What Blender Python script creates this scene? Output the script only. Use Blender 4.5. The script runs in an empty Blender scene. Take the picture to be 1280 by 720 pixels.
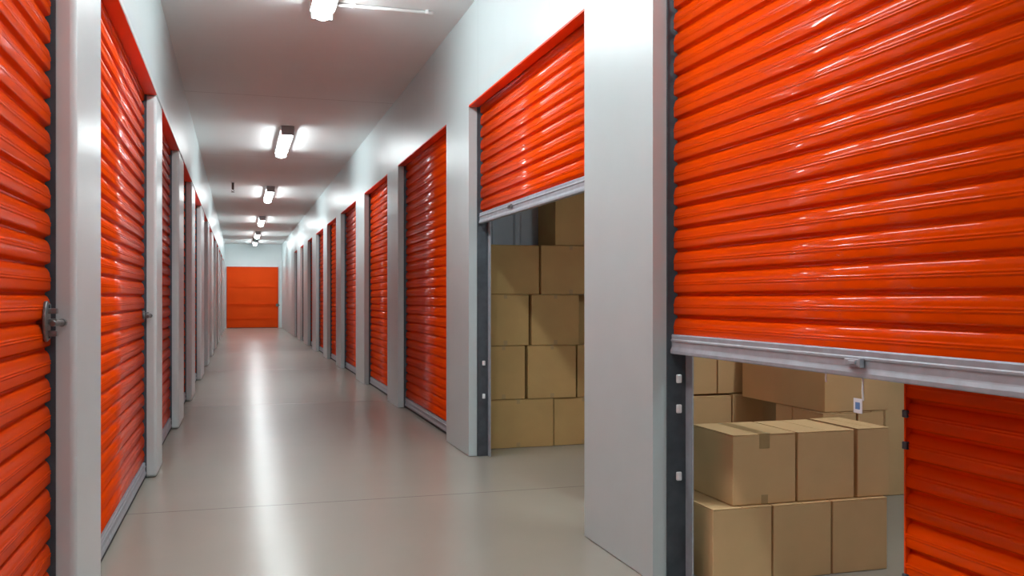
import bpy, bmesh, math, random
from mathutils import Vector, Matrix
random.seed(7)
SC = bpy.context.scene
COL = SC.collection

# ------------------------------------------------------------------ materials
def new_mat(name):
    m = bpy.data.materials.new(name); m.use_nodes = True
    nt = m.node_tree
    return m, nt, nt.nodes['Principled BSDF']

def simple(name, col, rough=.5, metal=0., noise=0., nscale=8., bump=0., bscale=30., coat=0., coat_rough=.1, spec=.5):
    m, nt, b = new_mat(name)
    b.inputs['Base Color'].default_value = (*col, 1)
    b.inputs['Roughness'].default_value = rough
    b.inputs['Metallic'].default_value = metal
    b.inputs['Specular IOR Level'].default_value = spec
    b.inputs['Coat Weight'].default_value = coat
    b.inputs['Coat Roughness'].default_value = coat_rough
    tc = nt.nodes.new('ShaderNodeTexCoord')
    if noise:
        n = nt.nodes.new('ShaderNodeTexNoise'); n.inputs['Scale'].default_value = nscale
        n.inputs['Detail'].default_value = 4
        nt.links.new(tc.outputs['Object'], n.inputs['Vector'])
        r = nt.nodes.new('ShaderNodeValToRGB')
        r.color_ramp.elements[0].position = .3; r.color_ramp.elements[1].position = .7
        r.color_ramp.elements[0].color = (*[c*(1-noise) for c in col], 1)
        r.color_ramp.elements[1].color = (*[min(1, c*(1+noise)) for c in col], 1)
        nt.links.new(n.outputs['Fac'], r.inputs['Fac'])
        nt.links.new(r.outputs['Color'], b.inputs['Base Color'])
    if bump:
        n = nt.nodes.new('ShaderNodeTexNoise'); n.inputs['Scale'].default_value = bscale
        n.inputs['Detail'].default_value = 2
        nt.links.new(tc.outputs['Object'], n.inputs['Vector'])
        bp = nt.nodes.new('ShaderNodeBump'); bp.inputs['Strength'].default_value = bump
        bp.inputs['Distance'].default_value = .02
        nt.links.new(n.outputs['Fac'], bp.inputs['Height'])
        nt.links.new(bp.outputs['Normal'], b.inputs['Normal'])
    return m

def emit(name, col, strength):
    m, nt, b = new_mat(name)
    b.inputs['Base Color'].default_value = (.9, .9, .9, 1)
    b.inputs['Emission Color'].default_value = (*col, 1)
    b.inputs['Emission Strength'].default_value = strength
    return m

def math_node(nt, op, a, bval=None, c=None):
    n = nt.nodes.new('ShaderNodeMath'); n.operation = op
    for i, v in enumerate((a, bval, c)):
        if v is None: continue
        if isinstance(v, (int, float)): n.inputs[i].default_value = v
        else: nt.links.new(v, n.inputs[i])
    return n.outputs[0]

def jointed(name, col, jcol, period, offset, width, rough, noise, nscale, axis='Y', axis2=None, spec=.5, bump=.05, bscale=6., rough_var=0.):
    """plain surface with narrow joints at a regular spacing along one or two axes"""
    m, nt, b = new_mat(name)
    geo = nt.nodes.new('ShaderNodeNewGeometry')
    sep = nt.nodes.new('ShaderNodeSeparateXYZ'); nt.links.new(geo.outputs['Position'], sep.inputs[0])
    def joint(ax, per, off, w):
        v = math_node(nt, 'ADD', sep.outputs[ax], -off)
        v = math_node(nt, 'DIVIDE', v, per)
        v = math_node(nt, 'FRACT', v)
        v = math_node(nt, 'ADD', v, -.5)
        v = math_node(nt, 'ABSOLUTE', v)
        v = math_node(nt, 'SUBTRACT', .5, v)
        return math_node(nt, 'LESS_THAN', v, w/per)
    f = joint(axis, period, offset, width)
    if axis2: f = math_node(nt, 'MAXIMUM', f, joint(*axis2))
    n = nt.nodes.new('ShaderNodeTexNoise'); n.inputs['Scale'].default_value = nscale
    n.inputs['Detail'].default_value = 5; n.inputs['Roughness'].default_value = .6
    nt.links.new(geo.outputs['Position'], n.inputs['Vector'])
    r = nt.nodes.new('ShaderNodeValToRGB')
    r.color_ramp.elements[0].position = .3; r.color_ramp.elements[1].position = .72
    r.color_ramp.elements[0].color = (*[c*(1-noise) for c in col], 1)
    r.color_ramp.elements[1].color = (*[min(1, c*(1+noise)) for c in col], 1)
    nt.links.new(n.outputs['Fac'], r.inputs['Fac'])
    mix = nt.nodes.new('ShaderNodeMix'); mix.data_type = 'RGBA'
    nt.links.new(f, mix.inputs['Factor'])
    nt.links.new(r.outputs['Color'], mix.inputs['A'])
    mix.inputs['B'].default_value = (*jcol, 1)
    nt.links.new(mix.outputs['Result'], b.inputs['Base Color'])
    b.inputs['Specular IOR Level'].default_value = spec
    if rough_var:
        mr = nt.nodes.new('ShaderNodeMapRange')
        mr.inputs['To Min'].default_value = rough-rough_var; mr.inputs['To Max'].default_value = rough+rough_var
        nt.links.new(n.outputs['Fac'], mr.inputs['Value'])
        nt.links.new(mr.outputs['Result'], b.inputs['Roughness'])
    else: b.inputs['Roughness'].default_value = rough
    n2 = nt.nodes.new('ShaderNodeTexNoise'); n2.inputs['Scale'].default_value = bscale
    nt.links.new(geo.outputs['Position'], n2.inputs['Vector'])
    bp = nt.nodes.new('ShaderNodeBump'); bp.inputs['Strength'].default_value = bump; bp.inputs['Distance'].default_value = .02
    nt.links.new(n2.outputs['Fac'], bp.inputs['Height']); nt.links.new(bp.outputs['Normal'], b.inputs['Normal'])
    return m

ORANGE_RGB = (.80, .064, .0005)
M = {}
M['orange'] = simple('orange_gloss_steel', ORANGE_RGB, rough=.45, coat=.55, coat_rough=.09, noise=.03, nscale=3, bump=.03, bscale=2.0, spec=0.)
M['orange'].node_tree.nodes['Principled BSDF'].inputs['Coat IOR'].default_value = 1.42
M['orange_trim'] = simple('orange_trim_steel', (.78, .055, .001), rough=.45, spec=.2, noise=.04, nscale=3)
M['orange_flat'] = simple('orange_satin_panel', (.88, .068, .001), rough=.6, spec=.15, noise=.03, nscale=2)
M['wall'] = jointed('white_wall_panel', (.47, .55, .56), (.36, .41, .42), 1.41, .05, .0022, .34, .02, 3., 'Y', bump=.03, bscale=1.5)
M['end_wall'] = simple('white_end_wall_paint', (.80, .85, .86), rough=.5, noise=.02, nscale=2)  # paler than the side walls: stronger light at the far end put into the colour
M['post'] = simple('white_painted_post', (.55, .60, .61), rough=.28, noise=.02, nscale=5, bump=.02, bscale=3)
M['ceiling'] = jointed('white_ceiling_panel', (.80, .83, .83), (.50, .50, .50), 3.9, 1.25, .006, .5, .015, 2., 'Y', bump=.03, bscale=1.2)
M['floor'] = jointed('polished_concrete', (.33, .31, .265), (.19, .175, .15), 4.6, .22, .005, .25, .035, .9, 'Y', spec=.5, bump=.03, bscale=1.2, rough_var=0)
M['steel'] = simple('galvanised_steel', (.38, .425, .47), rough=.48, metal=.3, noise=.10, nscale=25)
M['steel_dark'] = simple('dark_track_steel', (.065, .078, .092), rough=.5, metal=.3, noise=.2, nscale=20)
M['latch'] = simple('zinc_latch', (.20, .22, .22), rough=.35, metal=.7, noise=.25, nscale=60)
M['rubber'] = simple('dark_rubber', (.03, .03, .032), rough=.8)
M['clip'] = simple('white_plastic', (.75, .77, .78), rough=.45)
M['grey_panel'] = simple('grey_partition_steel', (.46, .52, .58), rough=.45, metal=.1, noise=.05, nscale=4)
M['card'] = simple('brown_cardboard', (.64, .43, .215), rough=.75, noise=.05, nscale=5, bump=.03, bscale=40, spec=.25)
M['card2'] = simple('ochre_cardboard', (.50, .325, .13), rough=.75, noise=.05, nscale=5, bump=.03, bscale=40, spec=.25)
M['tape'] = simple('brown_packing_tape', (.39, .265, .115), rough=.3, noise=.06, nscale=9)
M['lamp'] = emit('fluorescent_diffuser', (.90, .985, 1.), 17.)
M['cap'] = simple('grey_lamp_end', (.36, .36, .37), rough=.5)
M['batten'] = simple('white_lamp_body', (.8, .8, .8), rough=.4)
M['brass'] = simple('dull_brass', (.10, .075, .06), rough=.45, metal=.5)
M['cord'] = simple('white_nylon_cord', (.82, .82, .80), rough=.5)
M['ink'] = simple('blue_ink', (.12, .25, .5), rough=.6)

# ------------------------------------------------------------------ mesh helpers
def box(bm, x0, x1, y0, y1, z0, z1):
    vs = [bm.verts.new(p) for p in ((x0,y0,z0),(x1,y0,z0),(x1,y1,z0),(x0,y1,z0),(x0,y0,z1),(x1,y0,z1),(x1,y1,z1),(x0,y1,z1))]
    for f in ((0,3,2,1),(4,5,6,7),(0,1,5,4),(1,2,6,5),(2,3,7,6),(3,0,4,7)):
        bm.faces.new([vs[i] for i in f])
    return vs

def tube(bm, pts, r, n=10):
    """round bar through points"""
    rings = []
    pts = [Vector(p) for p in pts]
    for i, p in enumerate(pts):
        d = (pts[min(i+1, len(pts)-1)] - pts[max(i-1, 0)]).normalized()
        up = Vector((0,0,1)) if abs(d.z) < .9 else Vector((1,0,0))
        a = d.cross(up).normalized(); b = d.cross(a)
        rr = r[i] if isinstance(r, (list, tuple)) else r
        rings.append([bm.verts.new(p + a*math.cos(t*2*math.pi/n)*rr + b*math.sin(t*2*math.pi/n)*rr) for t in range(n)])
    for i in range(len(rings)-1):
        for k in range(n):
            bm.faces.new((rings[i][k], rings[i][(k+1)%n], rings[i+1][(k+1)%n], rings[i+1][k]))
    bm.faces.new(rings[0]); bm.faces.new(rings[-1])

def prism_y(bm, prof, y0, y1):
    """closed outline in x,z pushed along y"""
    a = [bm.verts.new((x, y0, z)) for x, z in prof]
    b = [bm.verts.new((x, y1, z)) for x, z in prof]
    n = len(prof)
    for i in range(n):
        bm.faces.new((a[i], a[(i+1)%n], b[(i+1)%n], b[i]))
    bm.faces.new(a); bm.faces.new(b)

def obj(name, bm, mat, parent=None, smooth=False, bevel=0., loc=None):
    bmesh.ops.recalc_face_normals(bm, faces=bm.faces[:])
    me = bpy.data.meshes.new(name); bm.to_mesh(me); bm.free()
    o = bpy.data.objects.new(name, me); COL.objects.link(o)
    me.materials.append(M[mat] if isinstance(mat, str) else mat)
    if smooth:
        for p in me.polygons: p.use_smooth = True
    if bevel:
        md = o.modifiers.new('bevel', 'BEVEL'); md.width = bevel; md.segments = 3; md.limit_method = 'ANGLE'
        for p in me.polygons: p.use_smooth = True
        wn = o.modifiers.new('wn', 'WEIGHTED_NORMAL'); wn.keep_sharp = True
    if parent: o.parent = parent
    if loc: o.location = loc
    return o

def empty(name, loc):
    o = bpy.data.objects.new(name, None); COL.objects.link(o); o.location = loc; o.empty_display_size = .1
    return o

def tag(o, label=None, cat=None, group=None, kind=None):
    if label: o['label'] = label
    if cat: o['category'] = cat
    if group: o['group'] = group
    if kind: o['kind'] = kind
    return o

# ------------------------------------------------------------------ dimensions
CAM = (0., 0., 1.05)
CZ = 2.975                    # ceiling
R = 1.46                      # right wall face
LP, LW = -.463, -.487         # left posts, left header face
Y0, YE = -5.5, 33.9
HR, HL = 2.33, 2.25           # door heads
XC_R, XC_L = 1.540, -.535     # curtain planes
UX = 4.4                      # back of the open unit
UY0, UY1 = -.6, 6.62

RIGHT = [(.95,3.10),(3.80,5.93),(6.62,8.77),(9.43,11.25),(12.1,13.95),(14.66,16.2),(16.95,18.6),(19.6,20.9),(22.3,23.5),(24.8,26.1)]
POSTS = [(.25,.80),(2.985,3.506),(5.76,6.17),(7.86,8.52),(9.94,10.67),(12.45,13.4),(14.95,15.75),(17.4,18.2),(19.9,20.7),(22.4,23.1),(24.9,25.6),(27.4,28.1),(29.9,30.6)]

# ------------------------------------------------------------------ setting
bm = bmesh.new(); box(bm, LW-.3, UX+.1, Y0-.1, YE+.1, -.15, 0)
tag(obj('floor', bm, 'floor'), 'polished beige concrete floor of the corridor', 'floor', kind='structure')
bm = bmesh.new(); box(bm, LW-.3, UX+.1, Y0-.1, YE+.1, CZ, CZ+.12)
tag(obj('ceiling', bm, 'ceiling'), 'white panelled ceiling over the corridor', 'ceiling', kind='structure')

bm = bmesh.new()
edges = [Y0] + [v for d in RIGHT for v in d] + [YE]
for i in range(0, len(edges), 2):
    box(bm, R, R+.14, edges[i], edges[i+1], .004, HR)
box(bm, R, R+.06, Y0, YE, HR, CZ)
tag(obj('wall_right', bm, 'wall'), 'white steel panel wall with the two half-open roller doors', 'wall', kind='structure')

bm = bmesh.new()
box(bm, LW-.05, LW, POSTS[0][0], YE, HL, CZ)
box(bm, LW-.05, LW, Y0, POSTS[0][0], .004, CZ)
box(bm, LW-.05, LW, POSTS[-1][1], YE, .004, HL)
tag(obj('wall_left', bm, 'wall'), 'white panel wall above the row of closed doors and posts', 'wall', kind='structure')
bm = bmesh.new(); box(bm, LW-.004, LP+.004, POSTS[0][0], POSTS[-1][1], HL-.008, HL+.022)
tag(obj('trim_1', bm, 'post', bevel=.004), 'thin white edge strip above the doors along the row of rounded posts', 'trim', kind='structure')

ords = ['first','second','third','fourth','fifth','sixth','seventh','eighth','ninth','tenth','eleventh','twelfth','thirteenth','fourteenth']
for i, (a, b) in enumerate(POSTS):
    bm = bmesh.new()
    # post: a steel sleeve with softly rounded front corners and a rounded shoulder
    box(bm, LP-.085, LP, a, b, .003, HL-.006)
    o = obj('trim_%d' % (i+2), bm, 'post', bevel=.02)
    where = 'behind the viewpoint' if i == 0 else ('nearest the viewer, beside the door with the large latch' if i == 1 else '%s along from the viewer in the closed-door row' % ords[i-1])
    tag(o, 'white rounded steel post between closed doors, '+where, 'post', kind='structure')

bm = bmesh.new(); box(bm, LW-.3, UX+.1, YE, YE+.1, 0, CZ)
tag(obj('wall_end', bm, 'end_wall'), 'white wall closing the far end of the corridor', 'wall', kind='structure')
bm = bmesh.new(); box(bm, LW-.3, UX+.1, Y0-.1, Y0, 0, CZ)
tag(obj('wall_near', bm, 'wall'), 'white wall closing the corridor behind the viewpoint', 'wall', kind='structure')

# unit behind the two open doors: ribbed steel partitions
def ribbed(name, fixed, a0, a1, along, label, sgn):
    """vertical-ribbed sheet; along='x' at y=fixed, or along='y' at x=fixed; ribs stand out by sgn"""
    bm = bmesh.new()
    prof = []; p = .22; x = a0
    while x < a1 - .01:
        for dx, d in ((0,0),(.15,0),(.165,.014),(.20,.014),(.215,0)):
            if x+dx < a1: prof.append((x+dx, d))
        x += p
    prof.append((a1, 0))
    loop = [(u, sgn*d) for u, d in prof]
    back = -sgn*.02
    vs = []
    for z in (.0, CZ):
        row = []
        for u, d in loop:
            row.append(bm.verts.new((u, fixed+d, z) if along == 'x' else (fixed+d, u, z)))
        row.append(bm.verts.new((a1, fixed+back, z) if along == 'x' else (fixed+back, a1, z)))
        row.append(bm.verts.new((a0, fixed+back, z) if along == 'x' else (fixed+back, a0, z)))
        vs.append(row)
    n = len(vs[0])
    for i in range(n):
        bm.faces.new((vs[0][i], vs[0][(i+1)%n], vs[1][(i+1)%n], vs[1][i]))
    bm.faces.new(vs[0]); bm.faces.new(vs[1])
    return tag(obj(name, bm, 'grey_panel'), label, 'wall', kind='structure')
ribbed('wall_unit_far', UY1, R+.14, UX, 'x', 'grey ribbed steel partition behind the tall box stack', -1)
ribbed('wall_unit_near', UY0, R+.14, UX, 'x', 'grey ribbed steel partition on the near side of the open unit', 1)
ribbed('wall_unit_back', UX, UY0, UY1, 'y', 'grey ribbed steel wall at the back of the open unit', -1)

# ------------------------------------------------------------------ roller doors
PITCH = .0805
def curtain_profile(z0, z1):
    """(outward offset, z) down a roller curtain: sloping upper face, small double bead, flat, sharp undercut"""
    base = [(0.,.0),(.02,.0002),(.04,.0014),(.06,.0042),(.10,.0073),(.14,.0095),(.18,.0111),(.22,.0123),(.26,.0132),(.30,.0138),(.34,.0142),(.38,.01435),(.405,.0166),(.43,.0171),(.455,.0155),(.48,.0155),(.503,.0171),(.525,.0166),(.555,.0147),(.60,.0151),(.65,.0153),(.70,.0154),(.76,.0153),(.81,.0150),(.845,.0143),(.868,.0120),(.893,.0072),(.918,.0024),(.94,.0004),(.97,0.)]
    pts = []
    z = z1
    while z > z0:
        for t, d in base:
            zz = z - t*PITCH
            if zz < z0: break
            pts.append((d, zz))
        z -= PITCH
    pts.append((0., z0))
    return pts

def make_curtain(name, parent, xc, out, ya, yb, z0, z1, mat='orange', cols=1):
    pts = curtain_profile(z0, z1)
    bm = bmesh.new(); g = []
    for j in range(cols+1):
        y = ya + (yb-ya)*j/cols
        g.append([bm.verts.new((xc+out*d, y, z)) for d, z in pts])
    for j in range(cols):
        for i in range(len(pts)-1):
            bm.faces.new((g[j][i], g[j][i+1], g[j+1][i+1], g[j+1][i]))
    # sheet thickness
    me_faces = bm.faces[:]
    o = obj(name, bm, mat, parent, smooth=True)
    sd = o.modifiers.new('sheet', 'SOLIDIFY'); sd.thickness = .0012; sd.offset = 0
    return o

def latch(parent, xs, y, z, out, dirn, k_=1.):
    """slide-bolt latch on a curtain: curved plate, bolt, keeper screw heads"""
    bm = bmesh.new()
    prof = []
    n = 10
    for k in range(n+1):                        # rounded plate outline in y,z
        a = -math.pi/2 + math.pi*k/n
        prof.append((y - dirn*.012 - dirn*.036*math.cos(a)*.9, z + .058*math.sin(a)))
    prof += [(y+dirn*.028, z+.050), (y+dirn*.028, z-.050)]
    fr = [bm.verts.new((xs+out*.012, u, v)) for u, v in prof]; bk = [bm.verts.new((xs+out*.002, u, v)) for u, v in prof]
    m = len(prof)
    for i in range(m): bm.faces.new((fr[i], fr[(i+1)%m], bk[(i+1)%m], bk[i]))
    bm.faces.new(fr); bm.faces.new(bk)
    sq = Matrix.Translation((xs, y, z)) @ Matrix.Diagonal((1, 1, k_, 1)) @ Matrix.Translation((-xs, -y, -z))
    bm.transform(sq)
    p = obj('latch', bm, 'latch', parent, bevel=.003); p['label'] = 'grey zinc slide latch with bolt'
    bm = bmesh.new()
    tube(bm, [(xs+out*.026, y-dirn*.03, z-.006), (xs+out*.030, y+dirn*.03, z-.006), (xs+out*.034, y+dirn*.066, z-.006)], .009, 12)
    tube(bm, [(xs+out*.0345, y+dirn*.064, z-.006), (xs+out*.0355, y+dirn*.082, z-.006)], .012, 12)
    obj('bolt', bm, 'latch', p, smooth=False, bevel=.002)
    bm = bmesh.new()
    for dz in (-.034, .0, .03):
        box(bm, xs+out*.010, xs+out*.034, y-dirn*.012, y+dirn*.012, z+dz-.009, z+dz+.007)
    bm.transform(sq)
    obj('keeper', bm, 'latch', p, bevel=.002)
    for dz in (-.042*k_, .042*k_):
        bm = bmesh.new(); tube(bm, [(xs+out*.010, y, z+dz), (xs+out*.0165, y, z+dz)], .007, 10); obj('screw', bm, 'steel_dark', p)
    return p

NDOOR = [0]
def roller_door(side, s, e, bottom, label, has_latch=False, detail=False):
    """side=+1: right wall (faces -x); side=-1: left wall (faces +x)"""
    NDOOR[0] += 1
    xw, xc, H, out = (R, XC_R, HR, -1) if side > 0 else (LP, XC_L, HL, 1)
    # everything below is written for world space; the Empty sits at the origin of the opening
    root = empty('door_%d' % NDOOR[0], (0, 0, 0))
    tag(root, label, 'roller door', kind='structure')
    inn = -out
    BAR = .068
    top = H + .10
    zb = bottom + BAR
    make_curtain('curtain', root, xc + inn*.010, out, s+.022, e-.022, zb, top)
    # bottom bar: galvanised angle with a rolled lip
    x_f = xc - inn*.010
    bm = bmesh.new()
    prof = [(x_f, bottom+BAR), (x_f+inn*.002, bottom+BAR+.004), (x_f+inn*.024, bottom+BAR+.004), (x_f+inn*.024, bottom+.004), (x_f+inn*.018, bottom), (x_f-inn*.003, bottom), (x_f-inn*.005, bottom+.003), (x_f-inn*.005, bottom+.012), (x_f-inn*.001, bottom+.022), (x_f, bottom+.026), (x_f, bottom+.044), (x_f-inn*.003, bottom+.047), (x_f-inn*.003, bottom+.052), (x_f, bottom+.055)]
    prism_y(bm, prof, s+.012, e-.012)
    bar = obj('bottom_bar', bm, 'steel', root)
    if bottom < .1:
        bm = bmesh.new(); box(bm, min(x_f, x_f+inn*.02), max(x_f, x_f+inn*.02), s+.012, e-.012, .002, bottom)
        obj('rubber_seal', bm, 'rubber', bar)
    # guides: dark track web with a galvanised back flange, one at each edge
    for y, d in ((s, 1), (e, -1)):
        bm = bmesh.new()
        ya, yb = sorted((y+d*.0005, y+d*.010))
        box(bm, min(xw+inn*.055, xw+inn*.128), max(xw+inn*.055, xw+inn*.128), ya, yb, .003, H)
        gd = obj('guide_track', bm, 'steel_dark', root)
        bm = bmesh.new()
        ya, yb = sorted((y+d*.0005, y+d*.062))
        xa, xb = sorted((xw+inn*.128, xw+inn*.134))
        box(bm, xa, xb, ya, yb, .003, H)
        fl = obj('guide_flange', bm, 'steel', gd); fl['label'] = 'bright galvanised flange'
        if detail:
            for z in detail:
                bm = bmesh.new()
                xm = xw+inn*.098
                ya, yb = sorted((y+d*.010, y+d*.022))
                box(bm, xm-.010, xm+.010, ya, yb, z-.016, z+.016)
                obj('clip', bm, 'clip', gd, bevel=.004)
    # orange lintel tray lining the head of the opening
    bm = bmesh.new()
    xa, xb = sorted((xw - inn*.001, xw+inn*.066))
    box(bm, xa, xb, s+.0005, e-.0005, H-.010, H-.0005)
    obj('header_trim', bm, 'orange_trim', root)
    if has_latch:
        latch(root, xc+out*.004, e-.10, .985 if has_latch == 1 else .955, out, 1, 1. if has_latch == 1 else .42)
    return root

right_labels = [
 'orange roller door half raised above the carton stacks, nearest the viewer',
 'orange roller door raised high, showing the tall box wall beneath it',
 'closed orange roller door just beyond the tall box wall',
 'second closed orange roller door beyond the tall box wall',
 'third closed orange roller door beyond the tall box wall',
 'fourth closed orange roller door beyond the tall box wall',
 'fifth closed orange roller door beyond the tall box wall',
 'sixth closed orange roller door beyond the tall box wall',
 'seventh closed orange roller door beyond the tall box wall',
 'last closed orange roller door before the plain end stretch of wall']
doorA = doorB = None
for i, (s, e) in enumerate(RIGHT):
    bot = .846 if i == 0 else (1.545 if i == 1 else .022)
    det = (.393, .642, .753) if i == 0 else ((.40, .62) if i == 1 else False)
    d = roller_door(1, s, e, bot, right_labels[i], detail=det)
    if i == 0: doorA = d
    if i == 1: doorB = d
for i in range(len(POSTS)-1):
    s, e = POSTS[i][1], POSTS[i+1][0]
    if i == 0: lab = 'closed orange roller door with a large zinc latch, cut by the picture edge'
    elif i == 1: lab = 'closed orange roller door with a small bolt latch, in the post row'
    elif i == len(POSTS)-2: lab = 'last closed orange roller door in the row of rounded posts'
    else: lab = '%s closed orange roller door past the large latch, between rounded posts' % ords[i-1]
    roller_door(-1, s, e, .022, lab, has_latch=(1, 2)[i] if i < 2 else 0)

# latch blocks on the two raised bottom bars, with the pull cords of the nearest door
def bar_latch(root, y, z):
    x = XC_R - .010
    bm = bmesh.new()
    box(bm, x-.014, x-.002, y-.030, y+.030, z-.009, z+.010)
    box(bm, x-.020, x-.012, y-.020, y+.008, z-.004, z+.006)
    box(bm, x-.016, x-.002, y-.037, y-.029, z-.011, z+.013)
    p = obj('bar_latch', bm, 'latch' if root == doorB else 'steel', root, bevel=.002); p['label'] = 'zinc slide latch on the bottom bar'
    return p
bar_latch(doorB, 5.18, 1.588)
bar_latch(doorA, 2.03, .884)
def cord(root, y, z0, z1, tagged):
    x = XC_R - .004
    bm = bmesh.new()
    n = 8
    tube(bm, [(x + .001*math.sin(k*.9), y+.0012*math.sin(k*.8), z1+(z0-z1)*k/n) for k in range(n+1)], .0028, 8)
    c = obj('pull_cord', bm, 'cord', root, smooth=True)
    if tagged:
        bm = bmesh.new(); box(bm, x-.001, x+.001, y+.002, y+.036, z0-.034, z0+.004)
        t = obj('paper_tag', bm, 'clip', c); t['label'] = 'small white paper tag'
        bm = bmesh.new(); box(bm, x-.0016, x-.001, y+.010, y+.028, z0-.024, z0-.006)
        obj('print', bm, 'ink', c)
cord(doorA, 2.01, .787, .846, True)
cord(doorA, 2.165, .822, .846, False)

# far sectional door
NDOOR[0] += 1
root = empty('door_%d' % NDOOR[0], (0,0,0))
tag(root, 'flat orange door filling the far end wall of the corridor', 'door', kind='structure')
bm = bmesh.new()
xa, xb = -.395, 1.305
zs = [0.02, .30, .34, .40, .72, .76, .80, 1.36, 1.72, 2.13]
prev = None
box(bm, xa, xb, YE-.035, YE-.004, .02, 2.13)
for z in (.32, .78, .84, 1.45):
    box(bm, xa+.01, xb-.01, YE-.060, YE-.034, z, z+.03)
pn = obj('door_panel', bm, 'orange_flat', root)
bm = bmesh.new(); box(bm, xa-.03, xa, YE-.05, YE-.002, .003, 2.17); box(bm, xb, xb+.03, YE-.05, YE-.002, .003, 2.17); box(bm, xa, xb, YE-.05, YE-.002, 2.13, 2.17)
obj('door_frame', bm, 'orange_trim', root)
bm = bmesh.new(); box(bm, xa, xb, YE-.045, YE-.005, .002, .02); obj('rubber_seal', bm, 'rubber', root)
bm = bmesh.new(); box(bm, xb-.05, xb+.05, YE-.075, YE-.05, .76, .86); box(bm, xb-.03, xb+.09, YE-.095, YE-.075, .80, .825); obj('handle', bm, 'latch', root, bevel=.004)

# ------------------------------------------------------------------ ceiling lamps
lamp_y = [(-1.9,-.1),(2.0,3.85),(4.3,6.15),(10.55,12.3),(16.3,18.2),(22.3,24.2),(27.4,29.2),(31.3,33.0)]  # first two are unseen, added to brighten the near corridor
lamp_lab = ['white fluorescent batten lamp on the ceiling behind the viewpoint', 'white fluorescent batten lamp overhead between the two nearest doors',
 'white fluorescent batten lamp cut by the top edge of the picture',
 'white fluorescent batten lamp with a clear grey end cap, second along the ceiling',
 'third white fluorescent batten lamp, beside the hanging sprinkler head',
 'fourth white fluorescent batten lamp along the corridor ceiling',
 'fifth white fluorescent batten lamp along the corridor ceiling',
 'farthest white fluorescent batten lamp, just before the end wall']
def lamp(name, x, ya, yb, lab, group=None):
    root = empty(name, (x, (ya+yb)/2, CZ))
    tag(root, lab, 'ceiling lamp', group)
    L = (yb-ya)/2
    bm = bmesh.new(); box(bm, -.08, .08, -L, L, -.052, -.001); obj('lamp_body', bm, 'batten', root, bevel=.004)
    bm = bmesh.new()
    prof = []
    for k in range(13):
        a = math.pi + math.pi*k/12
        prof.append((.056*math.cos(a), -.072 + .036*math.sin(a)))
    prof += [(.047, -.053), (-.047, -.053)]
    prism_y(bm, prof, -L+.05, L-.03)
    obj('diffuser', bm, 'lamp', root, smooth=False)
    for ya_, yb_ in ((-L-.02, -L+.048), (L-.028, L+.01)):
        bm = bmesh.new(); box(bm, -.07, .07, ya_, yb_, -.10, -.001)
        obj('end_cap', bm, 'cap', root, bevel=.008)
    return root
for i, (a, b) in enumerate(lamp_y):
    lamp('ceiling_lamp', .52, a, b, lamp_lab[i], 'batten lamps along the corridor ceiling')
lamp('ceiling_lamp', 2.5, 1.4, 3.3, 'white fluorescent batten lamp on the ceiling inside the open unit')  # unseen lamp, added to light the cartons

# conduit running across the ceiling from the second lamp
root = empty('conduit', (0,0,0)); tag(root, 'thin white conduit crossing the ceiling from the lamp at the top edge', 'conduit')
bm = bmesh.new(); tube(bm, [(.60,6.06,CZ-.014),(1.25,6.06,CZ-.014)], .011, 12); obj('pipe', bm, 'batten', root, smooth=True)
for x in (.72, 1.2):
    bm = bmesh.new(); box(bm, x-.012, x+.012, 6.04, 6.08, CZ-.027, CZ-.001); obj('clamp', bm, 'batten', root, bevel=.003)

# sprinkler heads
def sprinkler(x, y, drop, lab):
    root = empty('sprinkler_head', (x, y, CZ)); tag(root, lab, 'sprinkler', 'sprinkler heads on the corridor ceiling')
    bm = bmesh.new(); tube(bm, [(0,0,-.001),(0,0,-.012)], .04, 16); obj('rosette', bm, 'batten', root)
    bm = bmesh.new(); tube(bm, [(0,0,-.012),(0,0,-drop+.05)], .02, 12); obj('pipe', bm, 'brass', root, smooth=True)
    bm = bmesh.new()
    for s in (-1, 1): tube(bm, [(0,0,-drop+.05),(s*.022,0,-drop+.028),(0,0,-drop+.006)], .005, 8)
    tube(bm, [(0,0,-drop+.006),(0,0,-drop)], .03, 14)
    obj('deflector', bm, 'brass', root)
sprinkler(-.10, 15.9, .17, 'small dark sprinkler head hanging beside the third lamp')
sprinkler(.44, 30.5, .15, 'tiny dark sprinkler head hanging near the end wall')

# ------------------------------------------------------------------ cardboard boxes
def carton(x0, x1, y0, y1, z0, h, lab, group, mat='card', tape_front=(True, True)):
    cx, cy = (x0+x1)/2, (y0+y1)/2
    w, d = (x1-x0)/2, (y1-y0)/2
    z0 += .0008; h -= .0016
    root = empty('cardboard_box', (cx, cy, z0)); tag(root, lab, 'box', group)
    bm = bmesh.new(); box(bm, -w, w, -d, d, 0, h-.005)
    obj('body', bm, mat, root, bevel=.004)
    for s in (-1, 1):
        bm = bmesh.new()
        xa, xb = sorted((s*.002, s*w))
        box(bm, xa, xb, -d, d, h-.0046, h-.0006)
        obj('flap', bm, mat, root, bevel=.0015)
    if tape_front[0]:
        bm = bmesh.new()
        box(bm, -.024, .024, -d-.0004, d+.0004, h-.0005, h)
        box(bm, -.012 if tape_front[0] == 'small' else -.022, .012 if tape_front[0] == 'small' else .022, -d-.0006, -d+.001, h-(.03 if tape_front[0] == 'small' else .055), h)
        obj('tape', bm, 'tape', root)
    if tape_front[1]:
        bm = bmesh.new(); box(bm, -.014, .014, -d-.0006, -d+.001, .002, .035)
        obj('tape', bm, 'tape', root)
    return root

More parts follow.
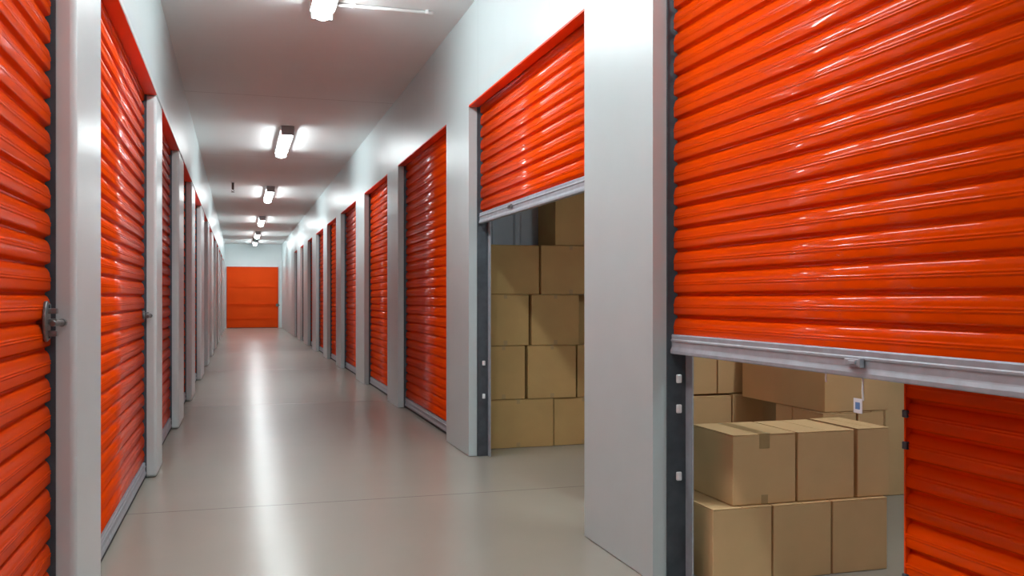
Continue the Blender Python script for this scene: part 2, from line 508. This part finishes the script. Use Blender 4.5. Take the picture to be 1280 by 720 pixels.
GA = 'cartons under the nearest raised door'
F = 3.01
hA = .28
carton(1.657, 1.902, F, 3.35, 0, hA, 'floor-level brown carton beside the dark guide track, darkest side showing', GA, tape_front=(False, False))
carton(1.909, 2.159, F, 3.35, 0, hA, 'middle brown carton of the three on the floor under the nearest raised door', GA, tape_front=(False, False))
carton(2.166, 2.412, F, 3.35, 0, hA, 'floor-level brown carton at the end beside the orange corrugated sheet', GA, tape_front=(False, False))
carton(1.75, 2.017, 3.03, 3.345, hA, .265, 'pale-topped brown carton with a tape tab, nearest the guide track on the lower stack', GA, tape_front=(True, True))
carton(2.026, 2.277, 3.03, 3.345, hA, .265, 'brown carton in the middle of the second layer, with a pale open top', GA, tape_front=(False, False))
carton(2.292, 2.438, 3.03, 3.345, hA, .268, 'narrow brown carton ending the second layer beside the orange sheet', GA, tape_front=(False, False))
carton(2.37, 2.535, 3.36, 3.585, 0, .565, 'small tall carton under the hanging white tag, behind the second layer', GA, tape_front=(False, False))
carton(2.545, 2.675, 3.36, 3.98, 0, .565, 'pale tall carton behind the narrow one, under the large raised box', GA, tape_front=(False, False))
carton(2.377, 2.54, 3.60, 3.73, 0, .565, 'carton half hidden under the shaded side of the large upper box', GA, tape_front=(False, False))
carton(2.38, 2.70, 3.362, 4.03, .565, .36, 'large upper carton with a deeply shaded side, behind the white tag', GA, tape_front=(False, True))
carton(1.93, 2.338, 4.06, 4.45, 0, .57, 'rear carton showing just above the second layer, beside the guide track', GA, tape_front=(False, False))
carton(2.345, 2.515, 4.06, 4.45, 0, .575, 'rear carton beside the dark gap, its corner catching light', GA, tape_front=(False, False))
carton(1.90, 2.268, 4.08, 4.45, .577, .36, 'topmost rear carton under the bottom bar, beside the guide track', GA, tape_front=(False, False))
carton(2.275, 2.62, 4.08, 4.45, .577, .36, 'topmost rear carton with a strip of shiny tape, partly behind the shaded box', GA, tape_front=(True, True))
carton(3.29, 3.70, 4.12, 4.55, 0, .95, 'tall brown carton on the floor, a thin strip beside the orange sheet', GA, tape_front=(False, False))

carton(2.525, 2.95, 4.12, 4.5, 0, .575, 'carton in the dark gap beneath the large upper box, hardly lit', GA, tape_front=(False, False))  # added to block the lit back wall so the gap reads dark

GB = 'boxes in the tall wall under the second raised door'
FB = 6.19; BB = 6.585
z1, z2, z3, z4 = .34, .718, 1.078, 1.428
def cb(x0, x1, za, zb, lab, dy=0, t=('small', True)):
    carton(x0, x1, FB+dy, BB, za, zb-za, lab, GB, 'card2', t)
cb(1.62, 2.143, 0, z1, 'wide ochre box on the floor at the guide side of the tall wall', .0)
cb(2.152, 2.60, 0, z1, 'ochre box on the floor at the pillar side of the tall wall', .012)
cb(1.62, 1.935, z1, z2, 'ochre box in the second layer beside the guide lip', .01)
cb(1.953, 2.314, z1, z2, 'square ochre box in the middle of the second layer with gaps beside it', 0)
cb(2.331, 2.70, z1, z2, 'ochre box sliver at the pillar edge in the second layer', .02)
cb(1.62, 1.964, z2, z3, 'ochre box in the third layer beside the guide lip', .012)
cb(1.981, 2.337, z2, z3, 'square ochre box in the third layer beside the dark gap', 0)
cb(2.358, 2.70, z2, z3, 'ochre box sliver at the pillar edge in the third layer', .10)
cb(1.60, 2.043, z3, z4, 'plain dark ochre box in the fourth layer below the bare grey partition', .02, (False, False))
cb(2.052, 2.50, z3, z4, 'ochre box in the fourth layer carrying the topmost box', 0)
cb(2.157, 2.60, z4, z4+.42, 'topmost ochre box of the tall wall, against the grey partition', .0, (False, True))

# ------------------------------------------------------------------ loose corrugated sheet inside the unit
root = empty('corrugated_sheet', (0,0,0))
tag(root, 'upright orange corrugated steel sheet inside the open unit, beside the cartons', 'metal sheet')
make_curtain('sheet', root, 1.735, -1, .20, 2.075, .012, 1.9)
bm = bmesh.new(); box(bm, 1.716, 1.742, .20, 2.075, .001, .012)
obj('edge_channel', bm, 'orange_trim', root)
bm = bmesh.new(); box(bm, 1.716, 1.742, .20, 2.075, 1.9, 1.912)
obj('edge_channel', bm, 'orange_trim', root)
bm = bmesh.new(); box(bm, 1.7175, 1.740, 2.070, 2.0765, .013, 1.899)
obj('edge_channel', bm, 'orange', root)
for z in (.74, .655, .30):
    bm = bmesh.new(); box(bm, 1.712, 1.728, 2.060, 2.079, z-.010, z+.010); obj('clip', bm, 'steel_dark', root, bevel=.002)

# ------------------------------------------------------------------ camera, world, view
cam_d = bpy.data.cameras.new('camera'); cam = bpy.data.objects.new('camera', cam_d); COL.objects.link(cam)
f = 1150.
cam_d.sensor_width = 36.; cam_d.lens = f/1280*36
cam_d.shift_y = 13/1280
cam.location = CAM
cam.rotation_euler = (math.pi/2, 0, -math.atan(341/f))
cam_d.clip_start = .02
SC.camera = cam
w = bpy.data.worlds.new('world'); SC.world = w; w.use_nodes = True
w.node_tree.nodes['Background'].inputs[0].default_value = (.8, .85, .9, 1)
w.node_tree.nodes['Background'].inputs[1].default_value = .02
SC.view_settings.view_transform = 'Standard'
SC.view_settings.look = 'None'
SC.view_settings.gamma = 1
SC.view_settings.use_curve_mapping = False
SC.view_settings.exposure = 1.45
SC.cycles.max_bounces = 10
SC.cycles.diffuse_bounces = 6
SC.cycles.use_denoising = True
SC.cycles.sample_clamp_indirect = 8
